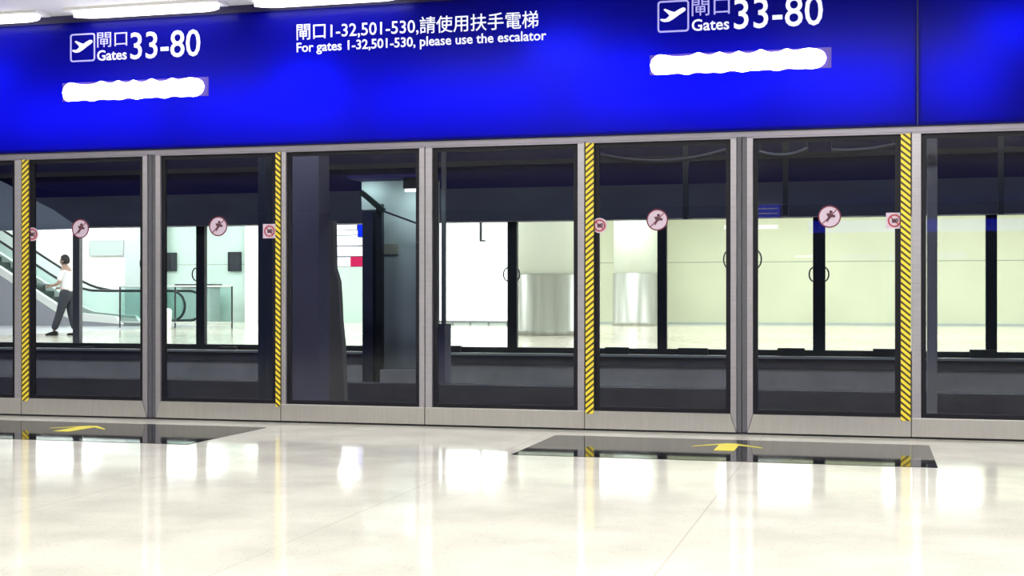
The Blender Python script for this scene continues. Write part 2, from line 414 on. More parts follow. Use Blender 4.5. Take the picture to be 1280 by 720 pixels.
def leaf(pl, pr, meet, label, ban, hand, square, strip_w):
    """sliding leaf; meet = 'r' or 'l': the side where the two leaves meet"""
    x0, x1 = X(pl) + .002, X(pr) - .002
    t = thing('sliding_screen_door', label, 'door', (0, 0, 0), 'sliding doors of the platform screen')
    rub, st = .032, .039
    s = 1 if meet == 'r' else -1
    xm = x1 if meet == 'r' else x0           # meeting edge
    xo = x0 if meet == 'r' else x1           # outer edge
    a, b = sorted((xm, xm - s * rub))
    obj('rubber_edge', B(a, b, Yf + .012, Yb, .014, HT - .03, bev=.004), 'rubber_grey', t)
    # meeting stile: narrows to the rubber edge at the foot
    prof = [(xm - s * (rub + .001), HB), (xm - s * (rub + st), HB), (xm - s * (rub + st), SILL), (xm - s * (rub + .001), .018)]
    obj('meeting_stile', prism(bmesh.new(), prof if s > 0 else prof[::-1], Yf + .002, Yb), 'steel', t)
    bm = bmesh.new()
    pk = [(xo, .014), (xm - s * (rub + .004), .014), (xm - s * (rub + st + .003), SILL), (xo, SILL)]
    prism(bm, pk if s > 0 else pk[::-1], Yf - .003, Yb)
    obj('kick_plate', bm, 'sill', t)
    a, b = sorted((xo, xm - s * rub)); obj('top_frame', B(a, b, Yf, Yb, HB, HB + .010), 'header_steel', t)
    a, b = sorted((xo, xo + s * strip_w))
    obj('outer_stile', B(a, b, Yf + .008, Yb, SILL, HB), 'rubber', t)
    hb = B(-strip_w / 2 + .004, strip_w / 2 - .002, -.004, .004, SILL - .02, HB)
    obj('hazard_strip', hb, 'hz_r' if s > 0 else 'hz_f', t, ((a + b) / 2, Yf, 0))
    a, b = sorted((xo + s * strip_w, xm - s * (rub + st)))
    pane(t, a, b, SILL, HB)
    xh, zh = xm - s * (rub + st + .002), 1.165
    obj('release_handle', tube(bmesh.new(), [(xh - s * .05 * math.sin(math.pi * k / 12), D + .022, zh + .068 * math.cos(math.pi * k / 12)) for k in range(13)], .005, 8), 'handle', t)
    ban_sticker(t, *ban); hand_sticker(t, *hand, square=square)
    return t

fixed_panel(-160, 27, 'fixed glass panel at the left end of the screen, cut by the frame', .045, .06)
leaf(27, 189, 'r', 'sliding glass door with the walking man seen through it, left pair', (102, 286), (42, 293), False, .062)
leaf(189, 351, 'l', 'sliding glass door with the round barrier end seen through it, left pair', (274, 283), (338, 289), True, .042)
fixed_panel(351, 531, 'fixed glass panel before the wide grey column, middle of the screen', .035, .04)
fixed_panel(531, 731, 'fixed glass panel before the brightest white hall wall', .05, .048)
leaf(731, 927, 'r', 'left sliding door of the right pair, rising hazard stripes on its outer edge', (822, 275), (750, 282), False, .062)
leaf(927, 1139, 'l', 'right sliding door of the right pair, falling hazard stripes on its outer edge', (1037, 271), (1118, 276), True, .066)
fixed_panel(1139, 1345, 'fixed glass panel at the right end of the screen, cut by the frame', .058, .05)

# ---------------------------------------------------------------- blue sign band
FF = D - .06
def fascia(x0, x1, label):
    t = thing('illuminated_fascia_sign', label, 'sign', (0, 0, 0), 'blue signs above the doors')
    obj('blue_face', B(x0, x1, FF, FF + .006, HT + .004, 2.99), 'blue', t)
    bm = bmesh.new()
    box(bm, x0, x1, FF + .006, FF + .24, HT + .004, HT + .02); box(bm, x0, x1, FF + .006, FF + .24, 2.974, 2.99)
    box(bm, x0, x0 + .012, FF + .006, FF + .24, HT + .02, 2.974); box(bm, x1 - .012, x1, FF + .006, FF + .24, HT + .02, 2.974)
    box(bm, x0, x1, FF + .24, FF + .25, HT + .004, 2.99)
    obj('casing', bm, 'casing', t)
    return t
XS = fx(1147, FF)
sign_a = fascia(-13.0, XS - .004, 'long blue backlit sign with two gate notices above the doors')
sign_b = fascia(XS + .004, 4.5, 'plain blue backlit sign panel at the right, without writing')
obj('seam_strip', B(XS - .004, XS + .004, FF + .004, FF + .02, HT + .004, 2.99), 'casing', sign_a)

def L_(px, py): return at(px, py, FF)
def gate_notice(px0, y0, label=''):
    """px0 = left edge of the plane symbol; heights are the same on both notices"""
    x0 = fx(px0, FF)
    yt = FF - .0005
    def T(name, s, dx0, dx1, z0, z1, w): return text(name, s, x0 + dx0, x0 + dx1, z0, z1, yt, 'soft_lit' if 'chinese' in name else 'white_lit', sign_a, w)
    # framed aeroplane symbol
    S = .212; zb = 2.69; w = .011
    bm = bmesh.new(); n = 6; r = .022
    def rr(h, rad):
        c = []
        for cx, cz, a0 in ((S - h - rad, S - h - rad, 0), (h + rad, S - h - rad, 90), (h + rad, h + rad, 180), (S - h - rad, h + rad, 270)):
            for k in range(n + 1):
                a = math.radians(a0 + 90 * k / n); c.append((x0 + cx + rad * math.cos(a), zb + cz + rad * math.sin(a)))
        return c
    o_, i_ = rr(0, r), rr(w, r * .6); m_ = len(o_)
    V = [[bm.verts.new((p[0], y, p[1])) for p in lst] for lst in (o_, i_) for y in (yt, yt - .004)]
    for k in range(m_):
        j = (k + 1) % m_
        for a, b in ((V[1], V[3]), (V[0], V[1]), (V[2], V[3]), (V[0], V[2])): bm.faces.new((a[k], a[j], b[j], b[k]))
    obj('symbol_frame', bm, 'soft_lit', sign_a)
    u = lambda p: (x0 + p[0] * S / 100, zb + p[1] * S / 100)
    pl = [(8, 42), (11, 37), (22, 33), (36, 34), (50, 41), (66, 52), (84, 63), (90, 69), (87, 75), (80, 76), (66, 70), (54, 63), (44, 66), (24, 75), (19, 72), (30, 62), (38, 53), (30, 45), (22, 42), (14, 44)]
    obj('aeroplane_symbol', prism(bmesh.new(), [u(p) for p in pl], yt - .005, yt), 'white_lit', sign_a)
    T('chinese_lettering', '\u9598\u53e3', .230, .482, 2.79, 2.902, .0)
    T('gates_lettering', 'Gates', .230, .478, 2.69, 2.768, .012)
    T('gate_numbers', '33-80', .510, 1.085, 2.687, 2.888, .006)
gate_notice(88, 42)
gate_notice(822, 0)
xa, xb = fx(371, FF), fx(673, FF)
def zz(px, py): return fz(px, py, FF)
text('chinese_lettering', '\u9598\u53e31-32,501-530,\u8acb\u4f7f\u7528\u6276\u624b\u96fb\u68af', xa, xb, 2.762, 2.886, FF - .0005, 'white_lit', sign_a, .003)
text('escalator_lettering', 'For gates 1-32,501-530, please use the escalator', xa, fx(683, FF), 2.658, 2.748, FF - .0005, 'white_lit', sign_a, .012)

def led_display(p0, p1, ptop, pbot, bumps):
    """ptop/pbot given at the left end; the display lies level on the sign"""
    x0, x1 = fx(p0, FF), fx(p1, FF); z1, z0 = fz(p0, ptop, FF), fz(p0, pbot, FF)
    w = x1 - x0
    d = obj('led_display', B(x0 - .003, x1 + .032, FF - .006, FF + .001, z0 + .004, z1 - .002), 'led_box', sign_a)
    h = z1 - z0; bm = bmesh.new(); top = []; bot = []; N = 90
    for k in range(N + 1):
        s = k / N; e = min(s * w, (1 - s) * w) / (h * .42)
        rnd = math.sqrt(max(0, 1 - (1 - min(1, e)) ** 2))
        hb = sum(a * math.exp(-((s - c) / wd) ** 2) for c, wd, a in bumps)
        bb = .05 * math.sin(s * 37) + .04 * math.sin(s * 61 + 1)
        top.append((x0 + s * w, (z0 + z1) / 2 + rnd * h * (.36 + hb)))
        bot.append((x0 + s * w, (z0 + z1) / 2 - rnd * h * (.46 + bb * .6)))
    prism(bm, bot + top[::-1], FF - .012, FF - .0065)
    obj('lit_characters', bm, 'led', d)
bumps = [(.06, .05, .13), (.28, .035, .15), (.40, .03, .13), (.51, .025, .13), (.635, .03, .16), (.78, .03, .14), (.90, .06, .12)]
led_display(79, 256, 104, 128, bumps)
led_display(813, 1033, 69, 95, bumps)

# lamps inside the sign boxes
def area(name, loc, sx, sy, power, color=(1, 1, 1), rot=(0, 0, 0)):
    l = bpy.data.lights.new(name, 'AREA'); l.shape = 'RECTANGLE'; l.size = sx; l.size_y = sy; l.energy = power; l.color = color
    o = bpy.data.objects.new(name, l); C.objects.link(o); o.location = loc; o.rotation_euler = rot
    return o
TOW = (math.radians(-90), 0, 0)     # facing the platform (towards -y)
for k in range(9):
    area('sign_lamp', (-11.5 + 1.45 * k, FF + .22, 2.30), 1.35, .34, 4.0, (1, 1, 1), TOW)
for px, zc, p in ((-10, 2.62, 1.6), (385, 2.50, 1.9), (700, 2.62, 2.0), (780, 2.50, 1.2), (1270, 2.6, 2.2), (960, 2.4, .8)):
    area('sign_spot', (fx(px, FF), FF + .2, zc), .4, .14, p * 1.5, (.35, 1, .3), TOW)

# ceiling slot lamps along the sign
for (a, b, lab) in ((-133, 50, 'white slot lamp above the sign band at the left corner of the picture'),
                    (92, 274, 'white slot lamp above the sign band over the left gate notice'),
                    (318, 500, 'white slot lamp above the sign band over the escalator notice')):
    yl = D - .20; x0, x1 = fx(a, yl), fx(b, yl)
    t = thing('slot_lamp', lab, 'lamp', (0, 0, 0), 'slot lamps along the ceiling edge')
    n = 24; pts = []
    for k in range(n + 1):
        s = k / n; pts.append((x0 + (x1 - x0) * s, .075 * min(1, (min(s, 1 - s) * 9)) ** .6))
    out = [(x, yl - w) for x, w in pts] + [(x, yl + w) for x, w in pts[::-1]][1:-1]
    obj('diffuser', prism_z(bmesh.new(), out, 2.996, 3.03), 'tube', t)
    obj('housing', B(x0 - .03, x1 + .03, yl - .09, yl + .09, 3.03, 3.05), 'ceil', t)
    area('slot_light', ((x0 + x1) / 2, yl, 2.99), x1 - x0, .12, 5, (1, .99, 1))
struct('trim_4', B(-13, 4.5, FF + .02, D + .1, 2.99, 3.05), 'gap_shade', label='strip above the sign band coloured dark as a shadow gap')

# ---------------------------------------------------------------- trackway between the two screens
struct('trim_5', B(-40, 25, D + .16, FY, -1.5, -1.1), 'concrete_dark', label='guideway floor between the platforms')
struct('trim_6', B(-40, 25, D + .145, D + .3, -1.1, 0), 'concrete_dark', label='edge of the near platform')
struct('trim_7', B(-60, 40, FY - .06, FY, -.032, .006), 'edge', label='pale nosing strip of the far platform edge')
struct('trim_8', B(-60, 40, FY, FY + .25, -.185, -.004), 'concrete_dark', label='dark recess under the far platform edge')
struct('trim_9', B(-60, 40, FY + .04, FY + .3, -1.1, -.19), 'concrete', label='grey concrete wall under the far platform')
struct('trim_10', B(-40, 25, 18.2, 18.6, -1.1, -.33), 'kerb', label='dark guideway kerb before the far platform')
struct('ceiling_trackway', B(-60, 40, D + .5, FP - .3, 4.4, 4.6), 'header_dark')
# far fascia over the far doors
def FZ(px, py, Y=FP): return fz(px, py, Y)
HF = 2.125
struct('trim_11', B(-60, 40, FP - .30, FP + .10, HF, 2.66), 'header', label='grey fascia above the far screen doors')
struct('trim_12', B(-60, 40, FP - .12, FP + .10, 2.66, 4.4), 'header_dark', label='dark wall above the far fascia')
struct('trim_13', B(-60, 40, FP - .34, FP - .30, 3.02, 3.10), 'pipe', label='pale cable tray on the dark upper wall')
for k, (px, Y, r, z) in enumerate(((0, 15.0, .05, 2.72), (0, 17.5, .04, 3.02))):
    t = tag(obj('trackway_pipe', tube(bmesh.new(), [(-30, Y, z), (15, Y, z)], r, 12), 'pipe'), ('thick' if k == 0 else 'thinner, higher') + ' dark pipe running above the track behind the glass', 'pipe', 'pipes above the track')
    t['group'] = 'pipes above the track'
    for i in range(8): obj('hanger', tube(bmesh.new(), [(-15 + i * 3, Y, z + r * .5), (-15 + i * 3, Y, 4.4)], .012, 6), 'pipe', t)
# sagging cables
def cable(p0, p1, Y, sag, lab, r=.02):
    a = at(*p0, Y); b = at(*p1, Y); n = 20
    path = [(a[0] + (b[0] - a[0]) * k / n, Y, a[1] + (b[1] - a[1]) * k / n - sag * 4 * (k / n) * (1 - k / n)) for k in range(n + 1)]
    t = tag(obj('overhead_cable', tube(bmesh.new(), path, r, 8), 'pipe'), lab, 'cable', 'cables above the track')
    for q in (path[0], path[-1]): obj('hanger', tube(bmesh.new(), [q, (q[0], q[1], 4.4)], .01, 6), 'pipe', t)
cable((745, 192), (912, 186), 13.4, .10, 'sagging cable above the track behind the left door of the right pair')
cable((950, 190), (1010, 186), 13.4, .05, 'short sagging cable behind the top of the right door of the right pair', .025)
cable((1040, 188), (1130, 178), 13.4, .03, 'cable rising to the right behind the top of the right door of the right pair', .025)
# drop rods seen against the dark upper wall
for px, y0, y1, Y, lab in ((857, 178, 274, 18.5, 'dark hanging conduit behind the round sticker of the left door of the right pair'),
                           (982, 180, 270, 18.5, 'dark hanging conduit behind the blue reflection on the right pair'),
                           (1251, 185, 268, 18.5, 'dark hanging conduit behind the right end panel')):
    x, z1 = at(px, y1, Y)
    tag(obj('conduit', B(x - .035, x + .035, Y - .03, Y + .03, fz(px, y1, Y) - .0, 4.4), 'far_frame'), lab, 'conduit', 'hanging conduits')

# columns between the tracks
def pillar(p0, p1, Y, z1, m, label, z0=-1.1, depth=.3, name='trackway_column'):
    x0, x1 = fx(p0, Y), fx(p1, Y + depth)
    o = obj(name, B(0, x1 - x0, 0, depth, 0, z1 - z0, bev=.015), m, None, (x0, Y, z0))
    return tag(o, label, 'column')
pillar(362, 412, 13.6, 4.39, 'column', 'wide grey concrete column behind the middle fixed panel')
# buttress column behind it, flaring towards the foot
Y = 15.6
pts = [(400, 276), (421, 276), (422, 335), (427, 352), (428.5, 375), (429.5, 400), (432.5, 430), (434, 470), (436, 520)]
pr = [at(p, q, Y + .12) for p, q in pts[1:]]
pr = [(x, max(z, -1.1)) for x, z in pr]; pr[-1] = (pr[-1][0], -1.1)
xl = fx(398, Y)
tag(obj('buttress_column', prism(bmesh.new(), [(xl, -1.1), (xl, pr[0][1])] + pr, Y, Y + .12), 'column_warm'), 'brownish column with a flaring foot just right of the wide grey column', 'column')
pillar(322, 346, 14.5, 4.39, 'column_dark', 'dark blue column behind the right edge of the left door pair')
pillar(1159, 1171, 15.5, 4.39, 'column_light', 'pale steel column behind the right end panel', depth=.15)

# service wall between the tracks with its own tube lamp
Y = 19.0
x0, x1 = fx(452, Y), fx(543, Y)
t = thing('service_wall', 'grey green service wall lit by a tube lamp, behind the middle fixed panel', 'wall', (0, 0, 0))
obj('wall_panel', B(x0 + .25, x1, Y, Y + .25, -1.1, fz(500, 226, Y)), 'teal', t)
obj('upper_panel', B(x0, x0 + .25, Y, Y + .2, fz(460, 262, Y), fz(500, 226, Y)), 'teal', t)
obj('roof_slab', B(x0 - .02, x1, Y - .5, Y + .3, fz(500, 226, Y), fz(500, 222, Y)), 'header_dark', t)
obj('edge_post', B(fx(453, Y - .3), fx(466, Y - .3), Y - .3, Y - .1, -.35, fz(458, 264, Y - .3)), 'column_dark', t)
obj('edge_post', B(fx(470, Y - .3), fx(477, Y - .3), Y - .3, Y - .2, -.35, fz(473, 255, Y - .3)), 'far_frame', t)
bm = bmesh.new()
a, b, c_ = at(452, 240, Y - .35), at(480, 264, Y - .35), at(521, 279, Y - .35)
bar2(bm, a, b, .075, Y - .4, Y - .33)
obj('stair_stringer', bm, 'green_dark', t)
obj('stair_rail', bar2(bmesh.new(), b, c_, .025, Y - .4, Y - .35), 'pipe', t)
obj('notice_plate', B(fx(480, Y), fx(498, Y), Y - .02, Y, fz(490, 318, Y), fz(490, 305, Y)), 'notice', t)
obj('lower_band', B(fx(478, Y - .5), fx(541, Y - .5), Y - .6, Y - .5, -1.1, fz(500, 462, Y - .5)), 'concrete', t)
lx, lz = at(517, 238, Y - .4)
t2 = thing('tube_lamp', 'short white tube lamp under the service wall roof', 'lamp')
obj('tube', tube(bmesh.new(), [(lx - .12, Y - .42, lz), (lx + .22, Y - .42, lz)], .022, 10), 'tube', t2)
obj('fitting', B(lx - .14, lx + .24, Y - .46, Y - .38, lz + .024, fz(500, 226, Y)), 'far_frame', t2)
area('tube_light', (lx, Y - .42, lz - .03), .35, .05, 4, (.8, 1, .95), (math.radians(40), 0, 0))
area('stair_light', (fx(462, Y), Y - .28, fz(462, 231, Y)), .3, .05, 2.2, (.8, 1, .95), (math.radians(30), 0, 0))
# pier at the right end of the service wall
Y = 18.6
tp = thing('service_pier', 'low grey pier with a thin pole, behind the left edge of the fourth panel', 'pier', (0, 0, 0))
obj('pier', B(fx(538, Y), fx(556, Y), Y, Y + .3, -1.1, fz(548, 405, Y)), 'column', tp)
obj('pole', B(fx(549, Y), fx(554, Y), Y + .1, Y + .15, fz(548, 405, Y), 4.39), 'far_post', tp)

# underside panel of the stair seen over the far doors, left
Yp = FP - .34
pts = [(-60, 232), (0, 226), (20, 236), (38, 248), (66, 262), (96, 283), (96, 286), (-60, 290)]
tag(obj('stair_soffit', prism(bmesh.new(), [at(*p, Yp) for p in pts], Yp, Yp + .0405), 'soffit'), 'pale sloping soffit panel above the far doors at the left end', 'soffit')

# ---------------------------------------------------------------- far platform screen
t = None
SF = .085
mulls = [(-16, 10), (97, 11), (252, 13), (408, 10), (470, 8), (641, 13), (735, 10), (828, 12), (925, 14), (1024, 15), (1130, 11), (1239, 13), (1345, 12)]
struct('trim_14', B(-60, 40, FP - .05, FP + .12, 0.0, SF), 'far_frame', label='dark sill of the far screen')
names = ['far glass bay at the left end, beyond the walking man', 'far glass bay with the escalator and walking man', 'far glass bay with the right dark wall screen', 'far glass bay behind the wide grey column',
         'far glass bay behind the service wall', 'far glass bay with the stainless clad column nearest the bright wall', 'far glass bay with the mint wall strip beside the striped post', 'far glass bay left of the right door pair joint',
         'far glass bay behind the joint of the right door pair', 'far glass bay right of the middle handles of the right pair', 'far glass bay behind the right hazard strip', 'far glass bay at the right end']
handles = {5: (1, 1), 8: (1, 1), 9: (1, 1), 2: (1, 0), 7: (0, 0)}
for i in range(len(mulls) - 1):
    (a, wa), (b, wb) = mulls[i], mulls[i + 1]
    xa, xb = fx(a, FP), fx(b, FP); sc_ = 1 / 82.0
    wl, wr = wa * sc_ * .5, wb * sc_ * .5
    t = thing('far_screen_bay', names[i], 'glass bay', (0, 0, 0), 'bays of the far screen')
    obj('stile', B(xa + .001, xa + wl, FP - .05, FP + .05, SF, HF), 'far_post' if i == 1 else 'far_frame', t)
    obj('stile', B(xb - wr, xb - .001, FP - .05, FP + .05, SF, HF), 'far_post' if i == 0 else 'far_frame', t)
    obj('glass_pane', B(xa + wl, xb - wr, FP - .005, FP + .005, SF, HF), 'glass_far', t)
    for side, (m_, xx, sgn) in enumerate(((i, xa + wl, 1), (i + 1, xb - wr, -1))):
        h = handles.get(m_)
        if h and h[1 - side if side else 1]:
            z0 = fz(mulls[m_][0], 343, FP)
            path = [(xx + sgn * (.065 * math.sin(math.pi * k / 12)) - sgn * .01, FP - .08, z0 + .105 * math.cos(math.pi * k / 12)) for k in range(13)]
            obj('handle', tube(bmesh.new(), path, .012, 8), 'handle', t)
# low dark threshold boxes standing on the far sill
for a, b, yt, lab in ((97, 118, 433, 'under the left round sticker'), (275, 297, 433, 'under the right dark wall screen'), (548, 577, 432, 'below the bright wall'),
                  (757, 786, 434, 'below the mint wall strip'), (848, 885, 435, 'below the cream wall'), (972, 1006, 435, 'left of the middle handles'), (1091, 1126, 436, 'by the right hazard strip'), (1212, 1246, 437, 'at the right end')):
    Y = FP - .10
    o = tag(obj('threshold_box', B(fx(a, Y), fx(b, Y), Y - .06, Y + .04, .001, fz((a + b) / 2, yt, Y), bev=.006), 'far_frame'), 'low dark threshold box on the far platform edge ' + lab, 'box', 'threshold boxes')

# ---------------------------------------------------------------- the far hall
struct('floor_far', B(-60, 40, FY + .0, BW + .2, -.004, 0), 'far_floor')
struct('ceiling_far', B(-60, 40, FP + .1, BW + .2, 4.5, 4.7), 'far_ceil')
struct('floor_far_grey', B(-40, fx(182, 34), 22.5, 39, .0, .003), 'landing', label='grey area of floor round the escalator')  # darker grey area laid over the far floor
def wseg(n, p0, p1, m, Y=BW, z0=0, z1=4.5, th=.2):
    return struct(n, B(fx(p0, Y), fx(p1, Y), Y, Y + th, z0, z1), m)
wseg('wall_far_left', -420, 158, 'white_wall')
wseg('wall_far_grey', 156, 200, 'grey_wall', BW - .5, th=.6)
wseg('wall_far_mint', 200, 306, 'mint_wall')
wseg('wall_far_white', 306, 330, 'white_wall', BW - .6, th=.7)
wseg('wall_far_middle', 330, 530, 'mint_wall')
wseg('wall_far_bright', 530, 646, 'glow_wall')
wseg('wall_far_right', 646, 1700, 'cream_wall')
wseg('baseboard_far', 646, 1700, 'grey_wall', BW - .02, 0, .06, .02)
# wall panels, screens and furniture
Y = BW - .08
def wall_item(name, p0, p1, y0, y1, Y, m, label, cat, d=.07, group=None, framed=None):
    x0, x1 = fx(p0, Y), fx(p1, Y); z1, z0 = fz(p0, y0, Y), fz(p0, y1, Y)
    t = thing(name, label, cat, (0, 0, 0), group)
    obj('panel', B(x0, x1, Y, Y + d, z0, z1, bev=.01), m, t)
    if framed: obj('frame', frame_xz(bmesh.new(), x0 - .03, x1 + .03, z0 - .03, z1 + .03, .04, .04, .04, .04, Y - .02, Y + d), framed, t)
    return t
wall_item('wall_screen', 204, 219, 317, 338, Y, 'monitor', 'dark wall screen beside the joint of the left door pair', 'screen', group='dark wall screens', framed='far_frame')
wall_item('wall_screen', 286, 300, 316, 338, Y, 'monitor', 'dark wall screen on the mint wall near the dark blue column', 'screen', group='dark wall screens', framed='far_frame')
wall_item('wall_sign', 112, 153, 301, 319, Y, 'sign_grey', 'faint grey green sign board on the white wall above the escalator', 'sign', framed='rail')
# floor cabinet
Y = 43.0
x0, x1 = fx(227, Y), fx(262, Y)
t = thing('floor_cabinet', 'grey floor cabinet with a dark top against the mint wall', 'cabinet', (0, 0, 0))
obj('body', B(x0, x1, Y, Y + .8, .0, 1.22, bev=.02), 'grey_wall', t); obj('top', B(x0 - .25, x1 + .05, Y - .05, Y + .85, 1.22, 1.34, bev=.01), 'monitor', t)
obj('door', B(x0 + .06, x1 - .06, Y - .02, Y, .12, 1.1, bev=.006), 'grey_wall', t)

# round columns with steel cladding
def round_column(pc, depthY, r, zc, label):
    t = thing('round_column', label, 'column', (fx(pc, depthY), depthY, 0), 'round columns in the far hall')
    obj('shaft', lathe(bmesh.new(), [(r * .97, zc), (r * .97, 4.49)]), 'plaster', t, smooth=False)
    obj('steel_cladding', lathe(bmesh.new(), [(r * 1.02, 0), (r * 1.02, .12), (r, .13), (r, zc), (r * .97, zc + .012)]), 'cladding', t)
    for ch in t.children:
        for p in ch.data.polygons: p.use_smooth = len(p.vertices) == 4
round_column(690, 31.5, .86, 1.42, 'round steel clad column just right of the bright white wall')
round_column(795, 42.0, .72, 1.62, 'round steel clad column seen through the left door of the right pair')

# rail barrier before the bright wall
Y = 41.0
t = thing('rail_barrier', 'low glass rail barrier in front of the bright white wall', 'barrier', (0, 0, 0))
xa, xb = fx(540, Y), fx(655, Y)
bm = bmesh.new(); za, zb_ = fz(590, 402, Y), fz(590, 411, Y)
tube(bm, [(xa, Y, za), (xb, Y, za)], .03); tube(bm, [(xa, Y, zb_), (xb, Y, zb_)], .03)
obj('rail', bm, 'far_post', t)
for p in (545, 566, 588, 611, 634): obj('post', B(fx(p, Y) - .03, fx(p, Y) + .03, Y - .02, Y + .02, 0.0, za), 'far_post', t)
obj('infill', B(xa, xb, Y - .005, Y + .005, zb_, za), 'grey_wall', t)
# hanging bracket before the bright wall
Y = 24.0
bm = bmesh.new(); x, z = at(601, 300, Y)
box(bm, x - .022, x + .022, Y - .02, Y + .02, z, 4.5); box(bm, x - .022, x + .09, Y - .02, Y + .02, z - .03, z)
tag(obj('hanging_bracket', bm, 'far_post'), 'thin dark L shaped bracket hanging before the bright wall', 'bracket')

# lit information board
Y = 24.0
t = thing('information_board', 'lit information board in white, blue and red beside the brownish column', 'board', (0, 0, 0))
x0, x1 = fx(416, Y), fx(460.5, Y)
zt, zb_ = fz(440, 279, Y), fz(440, 333.5, Y)
obj('back_panel', B(x0, x1, Y, Y + .10, zb_, zt), 'far_post', t)
def cell(a, b, c, d, m, n='lit_row'):
    obj(n, B(fx(a, Y), fx(b, Y), Y - .012, Y - .001, fz(440, d, Y), fz(440, c, Y)), m, t)
cell(447.5, 460.5, 279.5, 296, 'board_blue', 'blue_field'); cell(416, 446, 281, 287.3, 'board_white'); cell(416, 447, 288.2, 293.5, 'board_white')
cell(416, 447, 294.5, 307, 'board_white'); cell(447, 460, 297, 306.5, 'board_white'); cell(416, 460, 308.2, 320, 'board_white')
cell(416, 438, 321.5, 333, 'board_white'); cell(438.5, 461, 321, 333, 'board_red', 'red_field')
for p in (425, 455): obj('hanger', tube(bmesh.new(), [(fx(p, Y), Y + .05, zt), (fx(p, Y), Y + .05, 4.5)], .02, 8), 'far_post', t)

# ---------------------------------------------------------------- escalator
EY0 = at(95, 364, 1)  # noqa
YE = 37.0
esc = thing('escalator', 'escalator rising to the left behind the walking man', 'escalator', (0, 0, 0))
xe = fx(95, YE)                      # knee of the near handrail
S30 = math.tan(math.radians(30))
def hz(x, z0, off=0.0, r=1.6):
    """height of a line that is level right of xe and climbs to the left, with a smooth knee"""
    d = xe + off - x
    if d < -r / 2: return z0
    if d > r / 2: return z0 + d * S30
    return z0 + S30 * (d + r / 2) ** 2 / (2 * r)
xr = fx(214, YE)
xs = [xe - 9 + 9.0 * k / 40 for k in range(41)]
zr = fz(130, 363.5, YE)
nr = (zr - fz(130, 401, YE)) / 2
for yy, nm in ((YE, 0), (YE + 1.15, 1)):
    path = [(x, yy, hz(x, zr)) for x in xs] + [(xe + (xr - xe) * k / 6, yy, zr if k > 1 else hz(xe + (xr - xe) * k / 6, zr)) for k in range(1, 7)]
    path += [(xr + nr * math.sin(a), yy, zr - nr + nr * math.cos(a)) for a in [math.pi * k / 12 for k in range(1, 13)]]
    path += [(xr - .6, yy, zr - 2 * nr)]
    obj('handrail', tube(bmesh.new(), path, .040, 8), 'handrail', esc)
    # glass balustrade
    up = [(x, hz(x, zr) - .04) for x in xs] + [(xr, zr - .04)] + [(xr + (nr - .04) * math.sin(a), zr - nr + (nr - .04) * math.cos(a)) for a in [math.pi * k / 10 for k in range(1, 11)]]
    lo = [(xr - .5, .22)] + [(x, hz(x, .22)) for x in xs[::-1]]
    obj('balustrade_glass', prism(bmesh.new(), up + lo, yy - .008, yy + .008), 'glass_green', esc)
    # white deck strip along the foot of the glass
    top = [(x, hz(x, .30)) for x in xs] + [(xe + 1.4, .30)]
    bot = [(xe + 1.6, .06)] + [(x, hz(x, .05)) for x in xs[::-1]]
    obj('deck_strip', prism(bmesh.new(), top + bot, yy - .09, yy + .09), 'deck', esc)
    side = [(x, hz(x, .05)) for x in xs] + [(xe + 1.6, .05), (xe + 1.6, 0), (xs[0], 0)]
    obj('side_cladding', prism(bmesh.new(), side, yy - .07, yy + .07), 'truss', esc)
bm = bmesh.new()
sx = xe - 8.5
while sx < xe - .3:
    z = hz(sx + .15, .14); box(bm, sx, sx + .32, YE + .10, YE + 1.05, z - .35, z + .30 * 0); sx += .32
box(bm, xe - .3, xe + 2.6, YE + .1, YE + 1.05, 0, .03)
obj('steps', bm, 'step', esc)

# glass barrier beside the escalator landing
YB = 35.2
t = thing('glass_barrier', 'glass barrier with steel rails beside the escalator landing', 'barrier', (0, 0, 0))
xa, xb = fx(150, YB), fx(290, YB); zt = fz(220, 358, YB); zl = fz(220, 403, YB)
obj('top_rail', tube(bmesh.new(), [(xa, YB, zt), (xb, YB, zt)], .03), 'rail', t)
obj('bottom_rail', tube(bmesh.new(), [(xa, YB, zl), (xb, YB, zl)], .025), 'rail', t)
for p in (150, 219, 290): obj('post', tube(bmesh.new(), [(fx(p, YB), YB, 0), (fx(p, YB), YB, zt)], .026), 'handle', t)
obj('glass_pane', B(xa + .03, xb - .03, YB - .006, YB + .006, zl, zt), glass_material('barrier_glass', (.80, .88, .87), .6), t)
t = thing('newel_glint', 'small white rounded shape standing for the newel reflection at the escalator end', 'shape', (fx(207, 34.0), 34.0, 0))
obj('body', lathe(bmesh.new(), [(.13, 0), (.15, .02), (.17, .45), (.16, .47)], n=24), 'deck', t)  # white body added in place of the reflection on the newel
obj('cap', lathe(bmesh.new(), [(.175, .47), (.175, .5), (.14, .56), (.05, .585)], n=24), 'deck', t)

# ---------------------------------------------------------------- walking person
def skin_mesh(name, verts, edges, radii, m, parent, root=0, sub=2):
    me = bpy.data.meshes.new(name); me.from_pydata([Vector(v) for v in verts], edges, [])
    o = bpy.data.objects.new(name, me); C.objects.link(o); o.parent = parent
    md = o.modifiers.new('skin', 'SKIN'); md.use_smooth_shade = True
    for i, r in enumerate(radii):
        me.skin_vertices[0].data[i].radius = (r, r) if not isinstance(r, tuple) else r
        me.skin_vertices[0].data[i].use_root = (i == root)
    s = o.modifiers.new('sub', 'SUBSURF'); s.levels = s.render_levels = sub
    me.materials.append(M[m])
    return o
PXw, PYw = onfloor(83, 419.5)
per = thing('person', 'person in a white shirt and dark trousers walking left past the escalator', 'person', (PXw, PYw, 0))
per.scale = (1.06, 1.06, 1.06)
